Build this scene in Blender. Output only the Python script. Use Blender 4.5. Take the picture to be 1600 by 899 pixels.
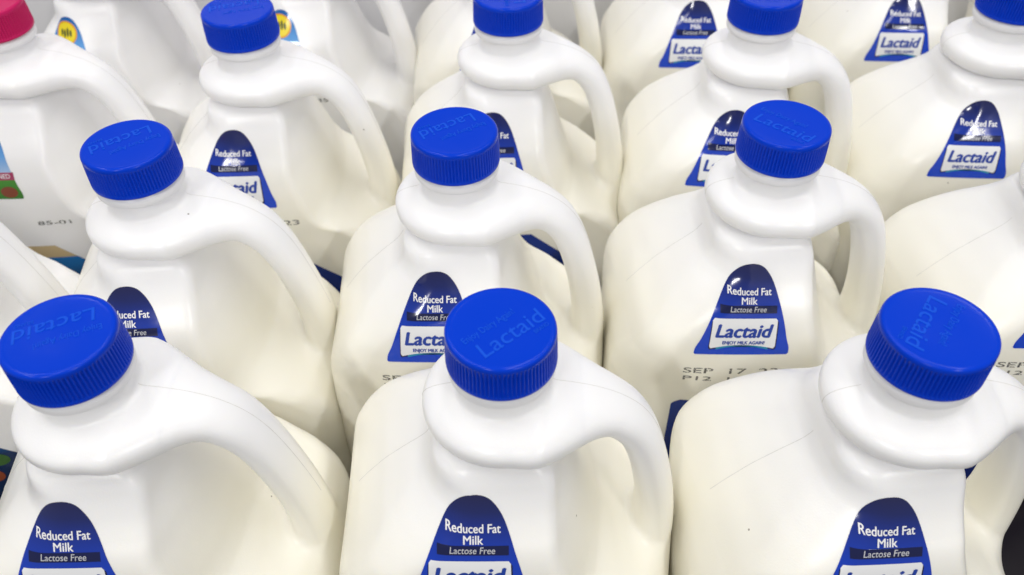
import bpy, math, random
import numpy as np
from mathutils import Matrix, Vector

for o in list(bpy.data.objects):
    bpy.data.objects.remove(o, do_unlink=True)
scene = bpy.context.scene
COL = scene.collection
S = 0.00092            # one drawing unit (a cap is 45 units across) in metres
HT = 268.0             # height of a jug in units, cap top to shelf

# ------------------------------------------------------------------ camera
cam_data = bpy.data.cameras.new('camera')
cam = bpy.data.objects.new('camera', cam_data)
COL.objects.link(cam)
scene.camera = cam
cam_data.sensor_width = 36.0
cam_data.lens = 36.0 * 1279.5 / 1600.0
cam_data.clip_start = 0.01
cam_data.clip_end = 100.0
cam.matrix_world = (Matrix.Translation((0, 0, (HT + 234.57) * S))
                    @ Matrix.Rotation(math.radians(90 - 45.228), 4, 'X')
                    @ Matrix.Rotation(math.radians(-0.808), 4, 'Z'))
cam_data.dof.use_dof = True
cam_data.dof.focus_distance = 0.355
cam_data.dof.aperture_fstop = 11.0

# ------------------------------------------------------------------ light
world = bpy.data.worlds.new('World')
scene.world = world
world.use_nodes = True
bg = world.node_tree.nodes['Background']
bg.inputs[0].default_value = (1.0, 0.985, 0.96, 1)
bg.inputs[1].default_value = 0.29

def ceiling_lamp(x, y, z, sx, sy, power):
    d = bpy.data.lights.new('ceiling_lamp', 'AREA')
    d.shape = 'RECTANGLE'
    d.size = sx
    d.size_y = sy
    d.energy = power
    d.color = (1.0, 0.985, 0.965)
    o = bpy.data.objects.new('ceiling_lamp', d)
    o.location = (x, y, z)
    COL.objects.link(o)
    return o

# rows of tube lamps under the store's ceiling
for lx in (-1.55, -0.62, 0.24, 1.15):
    ceiling_lamp(lx, 0.50, 2.2, 0.16, 2.4, 12.4)
# the next pair of tubes, above and behind the viewer, glints on the label films
for lx in (-1.08, 1.50):
    ceiling_lamp(lx, -2.3, 2.3, 0.15, 1.1, 44.0)

scene.view_settings.view_transform = 'Standard'
scene.view_settings.look = 'None'
scene.view_settings.gamma = 1.0
scene.view_settings.use_curve_mapping = False
scene.view_settings.exposure = 0.0
scene.render.engine = 'CYCLES'
scene.cycles.max_bounces = 12
scene.cycles.diffuse_bounces = 8
scene.cycles.glossy_bounces = 4

# ------------------------------------------------------------------ materials
def new_mat(name):
    m = bpy.data.materials.new(name)
    m.use_nodes = True
    nt = m.node_tree
    return m, nt, nt.nodes['Principled BSDF']

def simple(name, col, rough=0.4, spec=0.5, metal=0.0):
    m, nt, b = new_mat(name)
    b.inputs['Base Color'].default_value = (*col, 1)
    b.inputs['Roughness'].default_value = rough
    b.inputs['Specular IOR Level'].default_value = spec
    b.inputs['Metallic'].default_value = metal
    return m

def link(nt, a, b):
    nt.links.new(a, b)

def add_bump(nt, b, layers, own=False):
    """layers: (scale, strength, distance, detail) noise reliefs chained as bumps"""
    tc = nt.nodes.new('ShaderNodeTexCoord')
    src = tc.outputs['Object']
    if own:                            # every jug has its own ripples
        oi = nt.nodes.new('ShaderNodeObjectInfo')
        vm = nt.nodes.new('ShaderNodeVectorMath')
        vm.operation = 'MULTIPLY_ADD'
        vm.inputs[1].default_value = (13, 17, 0)
        link(nt, oi.outputs['Location'], vm.inputs[0])
        link(nt, src, vm.inputs[2])
        src = vm.outputs[0]
    prev = None
    for sc, st, dist, det in layers:
        n = nt.nodes.new('ShaderNodeTexNoise')
        n.inputs['Scale'].default_value = sc
        n.inputs['Detail'].default_value = det
        link(nt, src, n.inputs['Vector'])
        bp = nt.nodes.new('ShaderNodeBump')
        bp.inputs['Strength'].default_value = st
        bp.inputs['Distance'].default_value = dist
        link(nt, n.outputs['Fac'], bp.inputs['Height'])
        if prev:
            link(nt, prev.outputs['Normal'], bp.inputs['Normal'])
        prev = bp
    link(nt, prev.outputs['Normal'], b.inputs['Normal'])
    return tc

def plastic_jug(name, empty_col, fill_col):
    """milky polythene: whiter where no milk stands behind it"""
    m, nt, b = new_mat(name)
    tc = add_bump(nt, b, [(1400, 0.24, 0.0002, 2), (90, 0.07, 0.001, 2), (16, 0.16, 0.003, 1.5)], True)
    sep = nt.nodes.new('ShaderNodeSeparateXYZ')
    link(nt, tc.outputs['Object'], sep.inputs[0])
    mr = nt.nodes.new('ShaderNodeMapRange')
    mr.interpolation_type = 'SMOOTHSTEP'
    mr.inputs['From Min'].default_value = (HT - 120) * S
    mr.inputs['From Max'].default_value = (HT - 52) * S
    link(nt, sep.outputs['Z'], mr.inputs['Value'])
    no = nt.nodes.new('ShaderNodeTexNoise')
    no.inputs['Scale'].default_value = 25
    link(nt, tc.outputs['Object'], no.inputs['Vector'])
    ad = nt.nodes.new('ShaderNodeMath')
    ad.operation = 'MULTIPLY_ADD'
    ad.inputs[1].default_value = 0.12
    link(nt, no.outputs['Fac'], ad.inputs[0])
    link(nt, mr.outputs[0], ad.inputs[2])
    mx = nt.nodes.new('ShaderNodeMix')
    mx.data_type = 'RGBA'
    mx.inputs[6].default_value = (*fill_col, 1)
    mx.inputs[7].default_value = (*empty_col, 1)
    link(nt, ad.outputs[0], mx.inputs[0])
    # the odd dust speck
    vo = nt.nodes.new('ShaderNodeTexVoronoi')
    vo.inputs['Scale'].default_value = 42
    oi = nt.nodes.new('ShaderNodeObjectInfo')
    vm = nt.nodes.new('ShaderNodeVectorMath')
    vm.operation = 'MULTIPLY_ADD'
    vm.inputs[1].default_value = (9, 7, 0)
    link(nt, oi.outputs['Location'], vm.inputs[0])
    link(nt, tc.outputs['Object'], vm.inputs[2])
    link(nt, vm.outputs[0], vo.inputs['Vector'])
    lt = nt.nodes.new('ShaderNodeMath')
    lt.operation = 'LESS_THAN'
    lt.inputs[1].default_value = 0.020
    link(nt, vo.outputs['Distance'], lt.inputs[0])
    sk = nt.nodes.new('ShaderNodeMix')
    sk.data_type = 'RGBA'
    sk.inputs[7].default_value = (0.35, 0.32, 0.28, 1)
    link(nt, lt.outputs[0], sk.inputs[0])
    link(nt, mx.outputs[2], sk.inputs[6])
    link(nt, sk.outputs[2], b.inputs['Base Color'])
    b.inputs['Roughness'].default_value = 0.30
    b.inputs['Specular IOR Level'].default_value = 0.42
    b.inputs['Subsurface Weight'].default_value = 0.18
    b.inputs['Subsurface Radius'].default_value = (1.0, 0.85, 0.55)
    b.inputs['Subsurface Scale'].default_value = 0.004
    return m

M_MILK = plastic_jug('milk_jug_plastic', (0.87, 0.87, 0.88), (0.885, 0.862, 0.765))
M_ALMOND = plastic_jug('almond_jug_plastic', (0.86, 0.86, 0.875), (0.86, 0.855, 0.85))
M_NECK = simple('neck_plastic', (0.80, 0.80, 0.82), 0.32, 0.5)
M_SEAM = simple('seam_plastic', (0.66, 0.65, 0.63), 0.6, 0.2)

def cap_mat(name, col, rough):
    m, nt, b = new_mat(name)
    b.inputs['Base Color'].default_value = (*col, 1)
    b.inputs['Roughness'].default_value = rough
    b.inputs['Specular IOR Level'].default_value = 0.13
    add_bump(nt, b, [(900, 0.06, 0.0002, 2), (60, 0.08, 0.001, 1)])
    return m

M_CAP = cap_mat('blue_cap_plastic', (0.0001, 0.039, 0.54), 0.17)
M_CAPTXT = cap_mat('blue_cap_frosted', (0.002, 0.075, 0.62), 0.40)
M_PINK = cap_mat('pink_cap_plastic', (0.52, 0.012, 0.11), 0.32)

def label_mat(name, stops, z0, z1, rough=0.12):
    """printed film with a vertical colour run between jug heights z0 and z1, slightly rippled"""
    m, nt, b = new_mat(name)
    tc = nt.nodes.new('ShaderNodeTexCoord')
    oi = nt.nodes.new('ShaderNodeObjectInfo')
    sep = nt.nodes.new('ShaderNodeSeparateXYZ')
    link(nt, tc.outputs['Object'], sep.inputs[0])
    mr = nt.nodes.new('ShaderNodeMapRange')
    mr.inputs['From Min'].default_value = (HT + z0) * S
    mr.inputs['From Max'].default_value = (HT + z1) * S
    link(nt, sep.outputs['Z'], mr.inputs['Value'])
    cr = nt.nodes.new('ShaderNodeValToRGB')
    el = cr.color_ramp.elements
    el[0].position, el[0].color = stops[0][0], (*stops[0][1], 1)
    el[1].position, el[1].color = stops[-1][0], (*stops[-1][1], 1)
    for p, c in stops[1:-1]:
        e = el.new(p)
        e.color = (*c, 1)
    link(nt, mr.outputs[0], cr.inputs[0])
    link(nt, cr.outputs[0], b.inputs['Base Color'])
    b.inputs['Roughness'].default_value = rough
    b.inputs['Specular IOR Level'].default_value = 0.5
    of = nt.nodes.new('ShaderNodeVectorMath')
    of.operation = 'MULTIPLY_ADD'
    cmb = nt.nodes.new('ShaderNodeCombineXYZ')
    for i in range(3):
        link(nt, oi.outputs['Random'], cmb.inputs[i])
    of.inputs[1].default_value = (7, 5, 3)
    link(nt, cmb.outputs[0], of.inputs[0])
    link(nt, tc.outputs['Object'], of.inputs[2])
    n = nt.nodes.new('ShaderNodeTexNoise')
    n.inputs['Scale'].default_value = 48
    n.inputs['Detail'].default_value = 1.5
    link(nt, of.outputs[0], n.inputs['Vector'])
    bp = nt.nodes.new('ShaderNodeBump')
    bp.inputs['Strength'].default_value = 0.30
    bp.inputs['Distance'].default_value = 0.003
    link(nt, n.outputs['Fac'], bp.inputs['Height'])
    link(nt, bp.outputs['Normal'], b.inputs['Normal'])
    return m

NAVY = (0.012, 0.020, 0.115)
M_LABEL = label_mat('blue_label_print', [(0, (0.004, 0.055, 0.56)), (0.45, (0.005, 0.043, 0.45)), (0.85, NAVY), (1, (0.016, 0.018, 0.075))], -111, -64)
M_BAND = label_mat('navy_band_print', [(0, (0.006, 0.010, 0.06)), (1, (0.006, 0.010, 0.06))], -120, -64)
M_LOWER = label_mat('lower_label_print', [(0, (0.006, 0.018, 0.14)), (1, (0.008, 0.035, 0.26))], -240, -149)
M_PANEL = label_mat('white_panel_print', [(0, (0.80, 0.81, 0.83)), (1, (0.80, 0.81, 0.83))], -120, -64, 0.22)
M_WHITE = simple('white_ink', (0.80, 0.80, 0.82), 0.3)
M_GREYTXT = simple('pale_ink', (0.55, 0.56, 0.60), 0.3)
M_LOGO = simple('blue_ink', (0.008, 0.045, 0.33), 0.3)
M_TEAL = simple('teal_ink', (0.01, 0.24, 0.40), 0.3)
def broken_ink(name, col):
    m, nt, b = new_mat(name)
    b.inputs['Base Color'].default_value = (*col, 1)
    b.inputs['Roughness'].default_value = 0.6
    tc = nt.nodes.new('ShaderNodeTexCoord')
    n = nt.nodes.new('ShaderNodeTexNoise')
    n.inputs['Scale'].default_value = 1300
    link(nt, tc.outputs['Object'], n.inputs['Vector'])
    mr = nt.nodes.new('ShaderNodeMapRange')
    mr.inputs['From Min'].default_value = 0.36
    mr.inputs['From Max'].default_value = 0.56
    link(nt, n.outputs['Fac'], mr.inputs['Value'])
    link(nt, mr.outputs[0], b.inputs['Alpha'])
    return m
M_CODE = broken_ink('date_code_ink', (0.16, 0.16, 0.15))
M_ALABEL = label_mat('sky_label_print', [(0, (0.03, 0.17, 0.015)), (0.31, (0.05, 0.24, 0.02)), (0.32, (0.42, 0.55, 0.75)), (0.6, (0.12, 0.32, 0.66)), (0.9, (0.02, 0.15, 0.45)), (1, (0.015, 0.10, 0.34))], -111, -64)
M_MAGENTA = simple('magenta_ink', (0.34, 0.03, 0.10), 0.25)
M_SUN = simple('yellow_ink', (0.75, 0.60, 0.02), 0.25)
M_SUNRIM = simple('orange_ink', (0.70, 0.30, 0.02), 0.25)
M_DARKINK = simple('dark_green_ink', (0.03, 0.06, 0.02), 0.3)
M_ALMONDNUT = simple('almond_brown_ink', (0.20, 0.045, 0.015), 0.3)
M_ALOWER = label_mat('almond_lower_print', [(0, (0.008, 0.02, 0.06)), (0.62, (0.01, 0.03, 0.10)), (0.80, (0.01, 0.15, 0.42)), (0.88, (0.01, 0.16, 0.45)), (0.89, (0.55, 0.42, 0.22)), (1, (0.60, 0.46, 0.25))], -240, -149)

# ------------------------------------------------------------------ the jug as a field
def pchip(xs, ys, n=900):
    x = np.array(xs, float); y = np.array(ys, float)
    if x[0] > x[-1]:
        x, y = x[::-1], y[::-1]
    h = np.diff(x); d = np.diff(y) / h
    m = np.zeros(len(x)); m[0], m[-1] = d[0], d[-1]
    for i in range(1, len(x) - 1):
        if d[i - 1] * d[i] > 0:
            w1, w2 = 2 * h[i] + h[i - 1], h[i] + 2 * h[i - 1]
            m[i] = (w1 + w2) / (w1 / d[i - 1] + w2 / d[i])
    q = np.linspace(x[0], x[-1], n)
    k = np.clip(np.searchsorted(x, q) - 1, 0, len(x) - 2)
    t = (q - x[k]) / h[k]
    r = ((2*t**3 - 3*t**2 + 1) * y[k] + (t**3 - 2*t**2 + t) * h[k] * m[k]
         + (-2*t**3 + 3*t**2) * y[k+1] + (t**3 - t**2) * h[k] * m[k+1])
    return lambda z: np.interp(z, q, r)

#        z    x-neg  half-y  panel edge  nose
TAB = [(-50,  18,   17,    8,    14),
       (-53,  25,   24,    12,   18),
       (-56,  29,   29.5,  17,   21),
       (-60,  30.6, 32.8,  20,   24),
       (-65,  32.0, 35.6,  21,   26),
       (-70,  34.6, 38.6,  20.8, 27.5),
       (-74,  38.2, 41.2,  20.6, 29),
       (-80,  44.6, 45.8,  20.8, 31),
       (-85,  49.6, 49.8,  21.2, 32.6),
       (-91,  55.4, 53.0,  22.2, 34.4),
       (-97,  60.2, 55.4,  24,   36.2),
       (-103, 64.8, 57.4,  26,   38),
       (-112, 71.0, 59.4,  29,   41),
       (-120, 75.6, 60.7,  32,   43.5),
       (-127, 78.2, 61.6,  37,   46.5),
       (-134, 79.8, 62.2,  45,   52.5),
       (-140, 80.5, 62.7,  56,   61),
       (-147, 80.9, 63.2,  67,   70.5),
       (-158, 81.4, 63.8,  77,   78),
       (-172, 82.3, 64.4,  82,   82),
       (-200, 83.2, 65,    83,   84),
       (-252, 83.2, 65,    83,   84),
       (-260, 80,   62,    80,   81),
       (-265, 76,   58,    76,   77),
       (-268, 71,   53,    71,   72)]
zt = [t[0] for t in TAB]
XN, HY, XE, XP = (pchip(zt, [t[i] for t in TAB]) for i in (1, 2, 3, 4))
RC = pchip([-50, -56, -62, -70, -85, -103, -120, -150, -268], [16, 16, 18, 21, 23, 16, 19, 27, 30])
CROWN = pchip([-50, -70, -91, -110, -140, -268], [0.0012, 0.0020, 0.0007, 0.0007, 0.0018, 0.0010])

def smin(a, b, k):
    h = np.clip(0.5 + 0.5 * (b - a) / k, 0, 1)
    return b + (a - b) * h - k * h * (1 - h)

def smax(a, b, k):
    return -smin(-a, -b, k)

def f_body(x, y, z):
    # the shoulder opposite the handle stands a little fuller towards the back
    xn = XN(z) + 0.10 * y * np.interp(-z, [58, 72, 118, 145], [0, 1, 1, 0])
    hy, xe, xp, rc = HY(z), XE(z), XP(z), RC(z)
    ay = np.abs(y)
    xc = (xp - xn) / 2; hx = (xp + xn) / 2
    hyc = hy - CROWN(z) * (x + 12) ** 2
    rc = np.minimum(rc, np.minimum(hx, hy) * 0.95)
    # right-hand corners are tighter above the recess
    rr = np.where(x > xc, np.minimum(rc, 5 + 5 * np.clip((-z - 125) / 25, 0, 1) + 14 * np.clip((-z - 160) / 50, 0, 1)), rc)
    qx = np.abs(x - xc) - hx + rr
    qy = ay - hyc + rr
    box = np.minimum(np.maximum(qx, qy), 0) + np.sqrt(np.maximum(qx, 0)**2 + np.maximum(qy, 0)**2) - rr
    # wedge that narrows the body behind the handle
    ny = np.clip(hy * 0.30, 9, 15)
    dx, dy = xp - xe, ny - hy
    L = np.sqrt(dx * dx + dy * dy) + 1e-6
    wedge = ((x - xe) * (-dy) + (ay - hy) * dx) / L
    w = np.clip((-z - 126) / 24, 0, 1)
    wedge = wedge - 40 * w * w
    d = smax(box, wedge, 5)
    cap = np.maximum(z + 52, -268 - z)
    return smax(d * 0.9, cap, 3)

def f_bulge(x, y, z):
    r = np.sqrt(x * x + y * y)
    p = 2.5
    q = ((r / 34.0) ** p + (np.abs(z + 44.2) / 11.0) ** p) ** (1 / p)
    bul = (q - 1) * np.where(q > 1, 14.0, 16.0)
    neck = np.maximum(r - 19.2, np.maximum(z + 19.0, -60 - z))
    return smin(bul, neck, 2.6)

HP = np.array([(16, -44.5), (28, -45.6), (38, -47.2), (46, -50.2), (53.2, -56.5), (59, -66), (64, -80), (68.5, -98), (71.8, -116), (73.5, -133), (73.5, -150), (71, -168)], float)
HA = np.array([10, 9.2, 8.8, 8.6, 8.6, 8.6, 8.6, 8.8, 9.2, 9.8, 10.8, 12], float)
HB = np.array([25, 20.5, 17, 15, 14, 13.2, 12.8, 12.8, 13.2, 14.2, 16, 18], float)

def catmull(P, n=12):
    out = []
    for i in range(len(P) - 1):
        p0 = P[max(i - 1, 0)]; p1 = P[i]; p2 = P[i + 1]; p3 = P[min(i + 2, len(P) - 1)]
        for k in range(n):
            t = k / n
            out.append(0.5 * (2*p1 + (p2 - p0)*t + (2*p0 - 5*p1 + 4*p2 - p3)*t*t + (3*p1 - p0 - 3*p2 + p3)*t**3))
    out.append(P[-1])
    return np.array(out)
HC = catmull(np.column_stack([HP, HA, HB]), 9)

def handle_xz(x, z):
    best = np.full(x.shape, 1e9); A = np.zeros(x.shape); B = np.zeros(x.shape)
    for i in range(len(HC) - 1):
        p, q = HC[i], HC[i + 1]
        d = q[:2] - p[:2]
        t = np.clip(((x - p[0]) * d[0] + (z - p[1]) * d[1]) / (d @ d), 0, 1)
        dd = (x - p[0] - t * d[0])**2 + (z - p[1] - t * d[1])**2
        u = dd < best
        best = np.where(u, dd, best)
        A = np.where(u, p[2] + t * (q[2] - p[2]), A)
        B = np.where(u, p[3] + t * (q[3] - p[3]), B)
    return np.sqrt(best), A, B

def f_handle(x, y, z, pre=None):
    d, A, B = pre if pre is not None else handle_xz(x, z)
    q = (np.abs(d / A) ** 2.3 + np.abs(y / B) ** 2.3) ** (1 / 2.3)
    return (q - 1) * A

def field(x, y, z, pre=None):
    up = smin(f_bulge(x, y, z), f_handle(x, y, z, pre), 9.0)
    return smin(up, f_body(x, y, z), 2.6 + 9.4 * np.clip((-z - 100) / 30, 0, 1) )

def surface_net(step):
    xs = np.arange(-88, 90, step); ys = np.arange(-70, 70.01, step); zs = np.arange(-271, -16, step)
    X2, Z2 = np.meshgrid(xs, zs, indexing='ij')
    d, A, B = handle_xz(X2, Z2)
    X, Y, Z = np.meshgrid(xs, ys, zs, indexing='ij')
    pre = tuple(np.broadcast_to(a[:, None, :], X.shape) for a in (d, A, B))
    V = field(X, Y, Z, pre)
    ins = V < 0
    c = np.zeros(tuple(s - 1 for s in V.shape), int)
    for i in (0, 1):
        for j in (0, 1):
            for k in (0, 1):
                c += ins[i:V.shape[0]-1+i, j:V.shape[1]-1+j, k:V.shape[2]-1+k]
    act = (c > 0) & (c < 8)
    idx = -np.ones(c.shape, int)
    I = np.argwhere(act)
    idx[act] = np.arange(len(I))
    P = np.zeros((len(I), 3)); cnt = np.zeros(len(I))
    corners = [(i, j, k) for i in (0, 1) for j in (0, 1) for k in (0, 1)]
    for a in corners:
        for b in corners:
            if sum(b) - sum(a) == 1 and all(q >= p for p, q in zip(a, b)):
                va = V[I[:, 0]+a[0], I[:, 1]+a[1], I[:, 2]+a[2]]
                vb = V[I[:, 0]+b[0], I[:, 1]+b[1], I[:, 2]+b[2]]
                m = (va < 0) != (vb < 0)
                t = np.where(m, va / np.where(m, va - vb, 1), 0)
                p = np.array(a) + t[:, None] * (np.array(b) - np.array(a))
                P += p * m[:, None]; cnt += m
    P = (I + P / cnt[:, None]) * step + np.array([xs[0], ys[0], zs[0]])
    F = []
    for ax in range(3):
        u, v = (ax + 1) % 3, (ax + 2) % 3
        sl = [slice(None)] * 3; sl2 = [slice(None)] * 3
        sl[ax] = slice(0, -1); sl2[ax] = slice(1, None)
        A_, B_ = ins[tuple(sl)], ins[tuple(sl2)]
        E = np.argwhere(A_ != B_)
        inn = A_[E[:, 0], E[:, 1], E[:, 2]]
        def cell(du, dv):
            q = E.copy(); q[:, u] += du; q[:, v] += dv
            return idx[q[:, 0], q[:, 1], q[:, 2]]
        quad = np.stack([cell(-1, -1), cell(0, -1), cell(0, 0), cell(-1, 0)], 1)
        quad[~inn] = quad[~inn][:, ::-1]
        F.append(quad)
    return P, np.concatenate(F)

def grad(P, h=0.25, fn=None):
    fn = fn or field
    G = np.zeros_like(P)
    for i in range(3):
        e = np.zeros(3); e[i] = h
        a = P + e; b = P - e
        G[:, i] = (fn(a[:, 0], a[:, 1], a[:, 2]) - fn(b[:, 0], b[:, 1], b[:, 2])) / (2 * h)
    return G

def to_jug(P):
    """units with z counted from the cap's top -> metres above the shelf"""
    Q = np.array(P, float) * S
    Q[:, 2] += HT * S
    return Q

def mesh_from(name, V, F, mat, normals=None, smooth=True):
    me = bpy.data.meshes.new(name)
    me.from_pydata([tuple(v) for v in V], [], [tuple(int(i) for i in f) for f in F])
    me.materials.append(mat)
    if smooth:
        me.polygons.foreach_set('use_smooth', [True] * len(me.polygons))
    me.update()
    if normals is not None:
        me.normals_split_custom_set_from_vertices([tuple(n) for n in normals])
    return me

def child(name, me, parent):
    o = bpy.data.objects.new(name, me)
    COL.objects.link(o)
    o.parent = parent
    return o

# --- body and handle meshes
P, Q = surface_net(1.6)
for _ in range(3):
    G = grad(P)
    val = field(P[:, 0], P[:, 1], P[:, 2])
    stp = -val / np.maximum((G * G).sum(1), 0.05)
    P = P + np.clip(stp, -0.8, 0.8)[:, None] * G
N = grad(P, 0.45)
N /= np.linalg.norm(N, axis=1)[:, None]
Cn = P[Q].mean(1)
fh = f_handle(Cn[:, 0], Cn[:, 1], Cn[:, 2])
fo = np.minimum(f_body(Cn[:, 0], Cn[:, 1], Cn[:, 2]), f_bulge(Cn[:, 0], Cn[:, 1], Cn[:, 2]))
is_h = (fh < fo) & (Cn[:, 0] > 33) & (Cn[:, 2] > -135)

def sub_mesh(name, faces, mat):
    used = np.unique(faces)
    remap = -np.ones(len(P), int); remap[used] = np.arange(len(used))
    return mesh_from(name, to_jug(P[used]), remap[faces], mat, N[used])

ME_BODY = sub_mesh('bottle_body', Q[~is_h], M_MILK)
ME_HANDLE = sub_mesh('handle', Q[is_h], M_MILK)
ME_BODY_A = ME_BODY.copy(); ME_BODY_A.materials[0] = M_ALMOND
ME_HANDLE_A = ME_HANDLE.copy(); ME_HANDLE_A.materials[0] = M_ALMOND

# --- surface of the front face under a point (x, z)
def field_front(x, y, z):
    return smin(f_bulge(x, y, z), f_body(x, y, z), 2.6)

def front(x, z, off=0.0):
    x = np.asarray(x, float); z = np.asarray(z, float)
    lo = np.full(x.shape, -100.0); hi = np.full(x.shape, -5.0)
    for _ in range(34):
        mid = (lo + hi) / 2
        ins = field_front(x, mid, z) < 0
        hi = np.where(ins, mid, hi); lo = np.where(ins, lo, mid)
    Pp = np.column_stack([x, hi, z])
    G = grad(Pp, 0.6, field_front); G /= np.linalg.norm(G, axis=1)[:, None]
    return Pp + G * off, G

def draped_rows(name, rows, mat, off, ncol=20):
    """rows: (z, x_left, x_right) -> a sheet lying on the jug's front with a turned-down rim"""
    V = []
    for z, a, b in rows:
        for i in range(ncol + 1):
            V.append((a + (b - a) * i / ncol, z))
    V = np.array(V)
    Pp, G = front(V[:, 0], V[:, 1], off)
    F = []
    w = ncol + 1
    for r in range(len(rows) - 1):
        for i in range(ncol):
            a = r * w + i
            F.append((a, a + w, a + w + 1, a + 1))
    # rim: a skirt back to the plastic gives the film its thickness
    n = len(Pp)
    edge = [i for i in range(w)] + [r * w + ncol for r in range(1, len(rows))] \
        + [(len(rows) - 1) * w + i for i in range(ncol - 1, -1, -1)] + [r * w for r in range(len(rows) - 2, 0, -1)]
    low = Pp[edge] - G[edge] * (off + 0.05)
    allP = np.vstack([Pp, low]); allN = np.vstack([G, G[edge]])
    m = len(edge)
    for i in range(m):
        j = (i + 1) % m
        F.append((edge[i], n + i, n + j, edge[j])[::-1])
    return mesh_from(name, to_jug(allP), F, mat, allN)

def text_2d(body, size, shear=0.0, bold=0.0, spacing=1.0, align='CENTER', res=4):
    cu = bpy.data.curves.new('t', 'FONT')
    cu.body = body; cu.size = size; cu.shear = shear; cu.offset = bold
    cu.space_character = spacing; cu.align_x = align; cu.resolution_u = res
    cu.fill_mode = 'FRONT' if hasattr(cu, 'fill_mode') and False else cu.fill_mode
    o = bpy.data.objects.new('t', cu)
    COL.objects.link(o)
    dg = bpy.context.evaluated_depsgraph_get()
    me = bpy.data.meshes.new_from_object(o.evaluated_get(dg))
    V = np.array([tuple(v.co) for v in me.vertices]).reshape(-1, 3)
    F = [tuple(p.vertices) for p in me.polygons]
    bpy.data.objects.remove(o, do_unlink=True)
    bpy.data.curves.remove(cu)
    bpy.data.meshes.remove(me)
    return V, F

def print_text(name, lines, mat, off):
    """lines: (text, x_centre, baseline down the face, size, width or None, opts) printed on the jug's front;
    opts['fat'] thickens the strokes by overprinting shifted by that many units"""
    AV, AF, AN = [], [], []
    n = 0
    for text, xc, sb, size, width, opt in lines:
        opt = dict(opt)
        fat = opt.pop('fat', 0.0)
        V, F = text_2d(text, size, **opt)
        if width:
            cx = (V[:, 0].max() + V[:, 0].min()) / 2
            V[:, 0] = (V[:, 0] - cx) * width / (V[:, 0].max() - V[:, 0].min())
        shifts = [(0, 0)] if not fat else [(-fat, 0), (fat, 0), (0, fat * 0.7), (0, -fat * 0.7)]
        for k, (dx, dz) in enumerate(shifts):
            Pp, G = front(xc + V[:, 0] + dx, down(sb - V[:, 1] - dz), off + 0.012 * k)
            AV.append(Pp); AN.append(G)
            AF += [tuple(i + n for i in f) for f in F]
            n += len(V)
    return mesh_from(name, to_jug(np.vstack(AV)), AF, mat, np.vstack(AN))

# ------------------------------------------------------------------ upper label
_zz = np.linspace(-64.3, -150, 1200)
_ss = np.concatenate([[0], np.cumsum(np.hypot(np.diff(_zz), np.diff(HY(_zz))))])
def down(sv):
    """height of the point sv units down the face from the label's tip"""
    return np.interp(sv, _ss, _zz)

def head_rows(lx):
    """outline of the bell-shaped label, row by row"""
    ts = list(np.linspace(0, 5, 18)) + list(np.linspace(6, 50.5, 26)) + [51.2, 51.7, 52.0]
    T = [0, .12, .5, 1.9, 4, 8, 12, 16.5, 27.4, 33, 42, 49, 51.2, 52]
    Hh = [0.5, 1.6, 3.2, 5.8, 7.9, 10.7, 12.7, 14.5, 18.3, 20.2, 23.0, 25.5, 25.6, 24.8]
    h = pchip(T, Hh, 6000)
    return [(float(down(t)), lx + 3 - 3 * t / 52 - float(h(t)), lx + 3 - 3 * t / 52 + float(h(t))) for t in ts]

def arch_sheet(name, rows, mat, off, sag, ncol=24):
    """a sheet whose lower rows arch upward in the middle (the panel's curved foot)"""
    V = []
    k = len(rows) - 1
    for r, (z, a, b) in enumerate(rows):
        for i in range(ncol + 1):
            u = i / ncol
            V.append((a + (b - a) * u, z + sag * (r / k) ** 2 * (1 - (2 * u - 1) ** 2)))
    V = np.array(V)
    Pp, G = front(V[:, 0], V[:, 1], off)
    w = ncol + 1
    F = [(r*w+i, (r+1)*w+i, (r+1)*w+i+1, r*w+i+1) for r in range(k) for i in range(ncol)]
    return mesh_from(name, to_jug(Pp), F, mat, G)

def milk_label(lx):
    d = {}
    d['label'] = draped_rows('label', head_rows(lx), M_LABEL, 0.22, 24)
    d['dark_band'] = draped_rows('dark_band', [(float(down(q)), lx - 13.4, lx + 16.6) for q in np.linspace(22.6, 26.8, 6)], M_BAND, 0.32, 16)
    pr = []
    for t in np.linspace(0, 1, 15):
        c = 0.9 * (max(0, (0.08 - t) / 0.08) ** 2 + max(0, (t - 0.92) / 0.08) ** 2)
        pr.append((float(down(29.6 + t * 18.2)), lx - 16.9 - 0.9 * t + c, lx + 17.4 + 0.3 * t - c))
    d['panel_shadow'] = arch_sheet('panel_shadow', [(z - 0.9, a - 0.5, b + 0.7) for z, a, b in pr], M_BAND, 0.30, 2.0)
    d['teal_swoosh'] = arch_sheet('teal_swoosh', [(z - 0.75, lx - 14, lx + 14) for z, a, b in pr[-3:]], M_TEAL, 0.33, 2.3)
    d['brand_panel'] = arch_sheet('brand_panel', pr, M_PANEL, 0.38, 2.3)
    d['lettering'] = print_text('lettering', [
        ('Reduced Fat', lx + 1.8, 16.9, 5.5, 22.8, dict(fat=0.09)),
        ('Milk', lx + 1.8, 21.9, 5.5, 8.2, dict(fat=0.09))], M_WHITE, 0.42)
    d['band_lettering'] = print_text('band_lettering', [('Lactose Free', lx + 1.4, 26.0, 4.2, 19.0, dict(shear=0.14))], M_GREYTXT, 0.44)
    d['brand_lettering'] = print_text('brand_lettering', [
        ('Lactaid', lx + 0.2, 40.6, 11.0, 30.0, dict(shear=0.2, fat=0.42)),
        ('ENJOY MILK AGAIN!', lx + 0.4, 44.9, 2.9, 22.5, dict(fat=0.12))], M_LOGO, 0.52)
    return d
LX = -13.0
ROWS = head_rows(LX - 2)
LABELS = {0: milk_label(LX - 1)}
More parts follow.
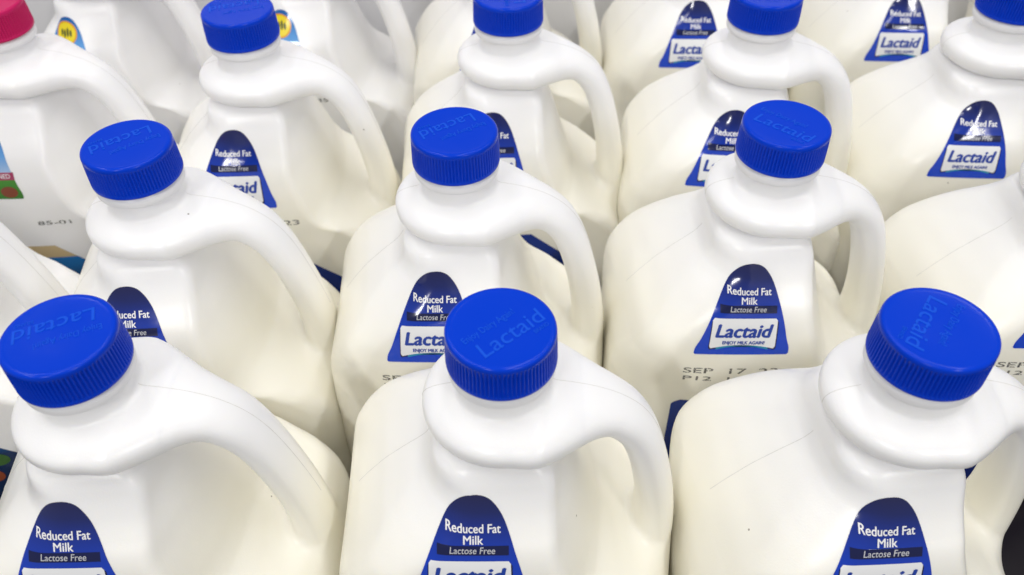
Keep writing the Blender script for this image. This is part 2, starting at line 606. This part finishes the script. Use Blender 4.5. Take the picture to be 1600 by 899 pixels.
sdown = lambda z: float(np.interp(-z, -_zz, _ss))
ME_CODE = print_text('date_code', [
    ('SEP  17  23', -17.6, sdown(-123.8), 5.6, 52, dict(fat=0.1)),
    ('P12  19', -26.5, sdown(-129.6), 4.6, 33, dict(fat=0.08))], M_CODE, 0.10)
ME_CODE_L = print_text('date_code', [('SEP  17  23', -2.0, sdown(-123.8), 5.6, 52, dict(fat=0.1))], M_CODE, 0.10)
ME_CODE_A = print_text('date_code', [('85-01', 15, sdown(-131), 4.4, 22, dict(fat=0.12))], M_CODE, 0.10)

# ------------------------------------------------------------------ lower label
def lower_rows(xl, xr, zt=-147, cut=14):
    rows = []
    for t in np.concatenate([np.linspace(0, 0.25, 24), np.linspace(0.28, 1, 16)]):
        z = zt - t * (247 + zt)
        c = 5 * (max(0, (0.05 - t) / 0.05) ** 2 + max(0, (t - 0.95) / 0.05) ** 2)
        # the upper right corner is cut away on the slant
        rows.append((z, xl + c, min(xr, cut + 1.12 * (zt - z)) - (c if t > 0.5 else 0)))
    return rows
ME_LOWER = draped_rows('lower_label', lower_rows(-47, 56), M_LOWER, 0.22, 40)
ME_LOWER_A = draped_rows('lower_label', lower_rows(-47, 56, -149, 8), M_ALOWER, 0.22, 40)

# ------------------------------------------------------------------ almond drink label
LA = LX - 4
AROWS = [(z, (a + b) / 2 - 4 - (b - a) * 0.41, (a + b) / 2 - 4 + (b - a) * 0.41) for z, a, b in ROWS]
ME_ALABEL = draped_rows('label', AROWS, M_ALABEL, 0.22, 24)
def disc(name, cx, cz, rx, rz, mat, off, n=30):
    V = [(cx, cz)]
    R = 6
    for ring in range(1, R + 1):
        V += [(cx + rx * ring / R * math.cos(2*math.pi*i/n), cz + rz * ring / R * math.sin(2*math.pi*i/n)) for i in range(n)]
    V = np.array(V)
    Pp, G = front(V[:, 0], V[:, 1], off)
    F = [(0, 1 + i, 1 + (i + 1) % n) for i in range(n)]
    for q in range(R - 1):
        F += [(1 + q*n + i, 1 + (q+1)*n + i, 1 + (q+1)*n + (i + 1) % n, 1 + q*n + (i + 1) % n) for i in range(n)]
    return mesh_from(name, to_jug(Pp), F, mat, G)
ME_ASUNRIM = disc('sun_rim', LA, -74.5, 8.2, 7.4, M_SUNRIM, 0.30)
ME_ASUN = disc('sun_emblem', LA, -74.5, 7.0, 6.4, M_SUN, 0.36)
ME_AMARK = [disc('emblem_print', LA + dx, -74.5 + dz, 0.9, rz, M_DARKINK, 0.42, 12) for dx, dz, rz in ((-3.6, 0.2, 2.0), (-1.4, -0.4, 2.6), (0.9, 0.4, 3.0), (3.2, -0.2, 2.2))]
ME_ANUT = disc('almond_print', LA + 11, -105, 5.6, 3.8, M_ALMONDNUT, 0.36)
ME_ALEAF = disc('leaf_print', 33, -188, 9, 6, simple('leaf_green_ink', (0.05, 0.13, 0.03), 0.3), 0.36)
ME_ANUT2 = disc('almond_print', 24, -203, 9, 7, simple('rust_ink', (0.28, 0.06, 0.02), 0.3), 0.36)
ME_ABAND = draped_rows('magenta_band', [(z, LA - 16.6, LA + 16.8) for z in down(np.linspace(33.4, 38.6, 6))], M_MAGENTA, 0.34, 16)
ME_ATXT = print_text('band_lettering', [('UNSWEETENED', LA, 37.4, 4.4, 29, dict(bold=0.015))], M_WHITE, 0.46)

# ------------------------------------------------------------------ mould seam
def seam_mesh():
    out = []
    def strip(pts):
        V, F = [], []
        n0 = 0
        G = grad(pts, 0.5)
        G /= np.linalg.norm(G, axis=1)[:, None]
        for p, g in zip(pts, G):
            for oy, on in ((-0.22, -0.1), (0, 0.16), (0.22, -0.1)):
                V.append((p[0] + g[0] * on, p[1] + oy, p[2] + g[2] * on))
        for i in range(len(pts) - 1):
            for k in range(2):
                a = n0 + i * 3 + k
                F.append((a, a + 1, a + 4, a + 3))
        out.append(mesh_from('mould_seam', to_jug(np.array(V)), F, M_SEAM))
    def edge(zs, sgn):
        zs = np.array(zs)
        m = np.arange(100.0, 5.0, -0.1)
        X, Z = np.meshgrid(m, zs)
        v = field(sgn * X, np.zeros_like(X), Z) < 0
        k = np.maximum(v.argmax(1), 1)
        return np.column_stack([sgn * (m[k] + 0.05), np.zeros(len(zs)), zs])
    def top(xs):
        xs = np.array(xs)
        m = np.arange(-20.0, -75.0, -0.05)
        Z, X = np.meshgrid(m, xs)
        v = field(X, np.zeros_like(X), Z) < 0
        return np.column_stack([xs, np.zeros(len(xs)), m[np.maximum(v.argmax(1), 1)] + 0.02])
    strip(np.vstack([top(np.arange(-20.5, -32, -0.6)), edge(list(np.arange(-39.5, -46, -0.5)), -1)]))
    strip(edge(list(np.arange(-66, -112, -0.7)), -1))
    hs = top(np.arange(20.5, 57, 0.8))
    strip(np.vstack([hs, edge(list(np.arange(hs[-1][2] - 1, -118, -2.0)), 1)]))
    return out
ME_SEAM = seam_mesh()

# ------------------------------------------------------------------ cap and neck ring
def lathe(name, prof, n, mat, rib=None, smooth=True):
    V, F = [], []
    for r, z, rb in prof:
        for i in range(n):
            a = 2 * math.pi * i / n
            rr = r - (rib(i) * rb if rib else 0)
            V.append((rr * math.cos(a) * S, rr * math.sin(a) * S, (HT + z) * S))
    for k in range(len(prof) - 1):
        for i in range(n):
            j = (i + 1) % n
            F.append((k*n + i, k*n + j, (k+1)*n + j, (k+1)*n + i))
    if prof[-1][0] < 5:
        V.append((0, 0, (HT + prof[-1][1]) * S))
        c = len(V) - 1
        k = len(prof) - 1
        for i in range(n):
            F.append((k*n + i, k*n + (i + 1) % n, c))
    return mesh_from(name, V, F, mat, None, smooth)

NR = 84
SUB = 6
rib = lambda i: (0.0, 0.05, 0.55, 1.0, 0.55, 0.05)[i % SUB]
CAP_PROF = [(21.2, -18.1, 0), (22.2, -18.1, 0), (22.5, -17.8, 0), (22.55, -16.6, 0), (22.5, -16.2, 0.2), (22.5, -15.6, 0.95),
            (22.3, -9, 0.95), (22.05, -3.6, 0.92), (22.0, -2.9, 0.3), (21.98, -2.5, 0), (21.95, -1.7, 0), (21.8, -1.05, 0),
            (21.5, -0.55, 0), (21.1, -0.24, 0), (20.6, -0.08, 0), (20.0, -0.04, 0), (19.2, -0.12, 0), (18.4, -0.2, 0), (9, -0.2, 0), (2, -0.2, 0)]
ME_CAP = lathe('cap', CAP_PROF, NR * SUB, M_CAP, rib)
ME_CAP_PINK = ME_CAP.copy(); ME_CAP_PINK.materials[0] = M_PINK
ME_RING = lathe('neck_ring', [(19.0, -24.4, 0), (20.9, -24.4, 0), (21.6, -24.0, 0), (21.9, -23.2, 0), (21.9, -20.8, 0), (21.5, -19.9, 0), (20.8, -19.3, 0), (20.2, -17.6, 0)], 96, M_NECK)

def cap_text():
    AV, AF = [], []
    n = 0
    for text, x, y, size, width, opt in (
            ('Lactaid', 1.0, -8.5, 10.5, 31.0, dict(shear=0.1, bold=0.025)),
            ('Enjoy Dairy Again!', -3.5, 1.8, 4.6, 25.0, dict()),
            ('BRAND', 11.5, -11.6, 2.6, 7.0, dict())):
        V, F = text_2d(text, size, **opt)
        cx = (V[:, 0].max() + V[:, 0].min()) / 2
        V[:, 0] = (V[:, 0] - cx) * width / (V[:, 0].max() - V[:, 0].min()) + x
        V[:, 1] += y
        # raised letters: top face and sides down to the cap
        ec = {}
        for f in F:
            for i in range(len(f)):
                e = (f[i], f[(i + 1) % len(f)])
                k = tuple(sorted(e))
                ec[k] = None if k in ec else e
        m = len(V)
        for v in V: AV.append((v[0] * S, v[1] * S, (HT + 0.0) * S))
        for v in V: AV.append((v[0] * S, v[1] * S, (HT - 0.25) * S))
        AF += [tuple(i + n for i in f) for f in F]
        AF += [(e[0] + n, e[0] + n + m, e[1] + n + m, e[1] + n) for e in ec.values() if e]
        n += 2 * m
    return mesh_from('cap_lettering', AV, AF, M_CAPTXT, None, False)
ME_CAPTXT = cap_text()

# ------------------------------------------------------------------ setting
def box_mesh(name, x0, x1, y0, y1, z0, z1, mat):
    V = [(x, y, z) for x in (x0, x1) for y in (y0, y1) for z in (z0, z1)]
    F = [(0, 1, 3, 2), (4, 6, 7, 5), (0, 4, 5, 1), (2, 3, 7, 6), (0, 2, 6, 4), (1, 5, 7, 3)]
    return mesh_from(name, V, F, mat, None, False)
M_SHELF = simple('black_shelf_plastic', (0.008, 0.006, 0.010), 0.28, 0.25)
M_BACK = simple('pale_grey_back_panel', (0.80, 0.80, 0.82), 0.5, 0.3)
sh = bpy.data.objects.new('shelf', box_mesh('shelf', -0.75, 0.75, -0.05, 0.672, -0.03, -0.0005, M_SHELF))
COL.objects.link(sh); sh['kind'] = 'structure'
bk = bpy.data.objects.new('back_panel', box_mesh('back_panel', -0.75, 0.75, 0.672, 0.69, -0.03, 0.45, M_BACK))
COL.objects.link(bk); bk['kind'] = 'structure'

# ------------------------------------------------------------------ jugs
def jug(kind, x, y, yaw, label, cap_turn, variant=0):
    e = bpy.data.objects.new('milk_jug', None)
    e.empty_display_size = 0.05
    COL.objects.link(e)
    e.location = (x * S, y * S, 0)
    e.rotation_euler = (0, 0, math.radians(yaw))
    e['label'] = label
    e['category'] = 'milk jug'
    e['group'] = 'milk jugs standing in rows on the shelf'
    alm = kind == 'almond'
    child('bottle_body', ME_BODY_A if alm else ME_BODY, e)
    child('handle', ME_HANDLE_A if alm else ME_HANDLE, e)
    child('neck_ring', ME_RING, e)
    for sm in ME_SEAM:
        child('mould_seam', sm, e)
    c = child('cap', ME_CAP_PINK if alm else ME_CAP, e)
    c.rotation_euler = (0, 0, math.radians(cap_turn - yaw))
    if not alm:
        child('raised_lettering', ME_CAPTXT, c)
        d = LABELS[0]
        lb = child('label', d['label'], e)
        for part in d:
            if part != 'label':
                child(part, d[part], lb)
        if variant < 2:
            child('date_code', ME_CODE_L if variant else ME_CODE, e)
        child('lower_label', ME_LOWER, e)
    else:
        lb = child('label', ME_ALABEL, e)
        child('sun_rim', ME_ASUNRIM, lb)
        child('sun_emblem', ME_ASUN, lb)
        for mk in ME_AMARK:
            child('emblem_print', mk, lb)
        child('magenta_band', ME_ABAND, lb)
        child('band_lettering', ME_ATXT, lb)
        child('almond_print', ME_ANUT, lb)
        child('date_code', ME_CODE_A, e)
        lo = child('lower_label', ME_LOWER_A, e)
        child('leaf_print', ME_ALEAF, lo)
        child('almond_print', ME_ANUT2, lo)
    return e

JUGS = [
 ('milk', -175.4, 211.4, 0, 'blue-capped white milk jug nearest the lower left corner, cap lettering upside down', 205),
 ('milk', -4.6, 211.7, -1, 'blue-capped white milk jug in the middle of the front row, cap lettering upright', 40),
 ('milk', 163.8, 208.5, 2, 'blue-capped white milk jug at the right end of the front row', 233),
 ('milk', -189.4, 336.6, 1, 'blue-capped milk jug directly behind the lower left jug, second row', 217),
 ('milk', -27.8, 344.1, -1, 'blue-capped milk jug in the middle of the second row, label half hidden by a cap', 212),
 ('milk', 139.2, 346.5, -1, 'second-row blue-capped milk jug with its whole upper label and date code in view', 318),
 ('milk', 313, 348, 0, 'second-row milk jug cut off by the right edge, only its shoulder showing', 20),
 ('milk', -166.6, 477.3, 1, 'third-row blue-capped milk jug on the left, beside the pink-capped jug', 200, 1),
 ('milk', 0.0, 493.0, 0, 'third-row milk jug behind the middle jugs, cap cut by the top edge', 100),
 ('milk', 162.9, 490.4, -6, 'third-row milk jug right of centre, cap cut by the top edge', 150),
 ('milk', 326, 498, -4, 'third-row milk jug at the right edge with a glaring upper label', 60, 2),
 ('milk', -2, 640, 2, 'back-row milk jug behind the middle column, mostly hidden, no cap in view', 10),
 ('milk', 162, 646, -2, 'back-row milk jug right of centre, label partly hidden by a blue cap', 80, 2),
 ('milk', 330, 651, -3, 'back-row milk jug at upper right with its label in view and no cap', 130, 2),
 ('milk', 497, 655, 0, 'milk jug in the top right corner, only a sliver showing', 30),
 ('almond', -328, 491, 0, 'pink-capped white almond drink jug at the left edge', 0),
 ('almond', -326, 633, 0, 'upper left almond drink jug, yellow sun on its blue label, no cap in view', 0),
 ('almond', -161, 640, 0, 'almond drink jug behind the third-row blue cap on the left, label mostly hidden', 0),
 ('almond', -348, 340, 0, 'jug cut off by the left edge below the pink-capped one, only its handle showing', 0),
]
for j in JUGS:
    jug(*j)
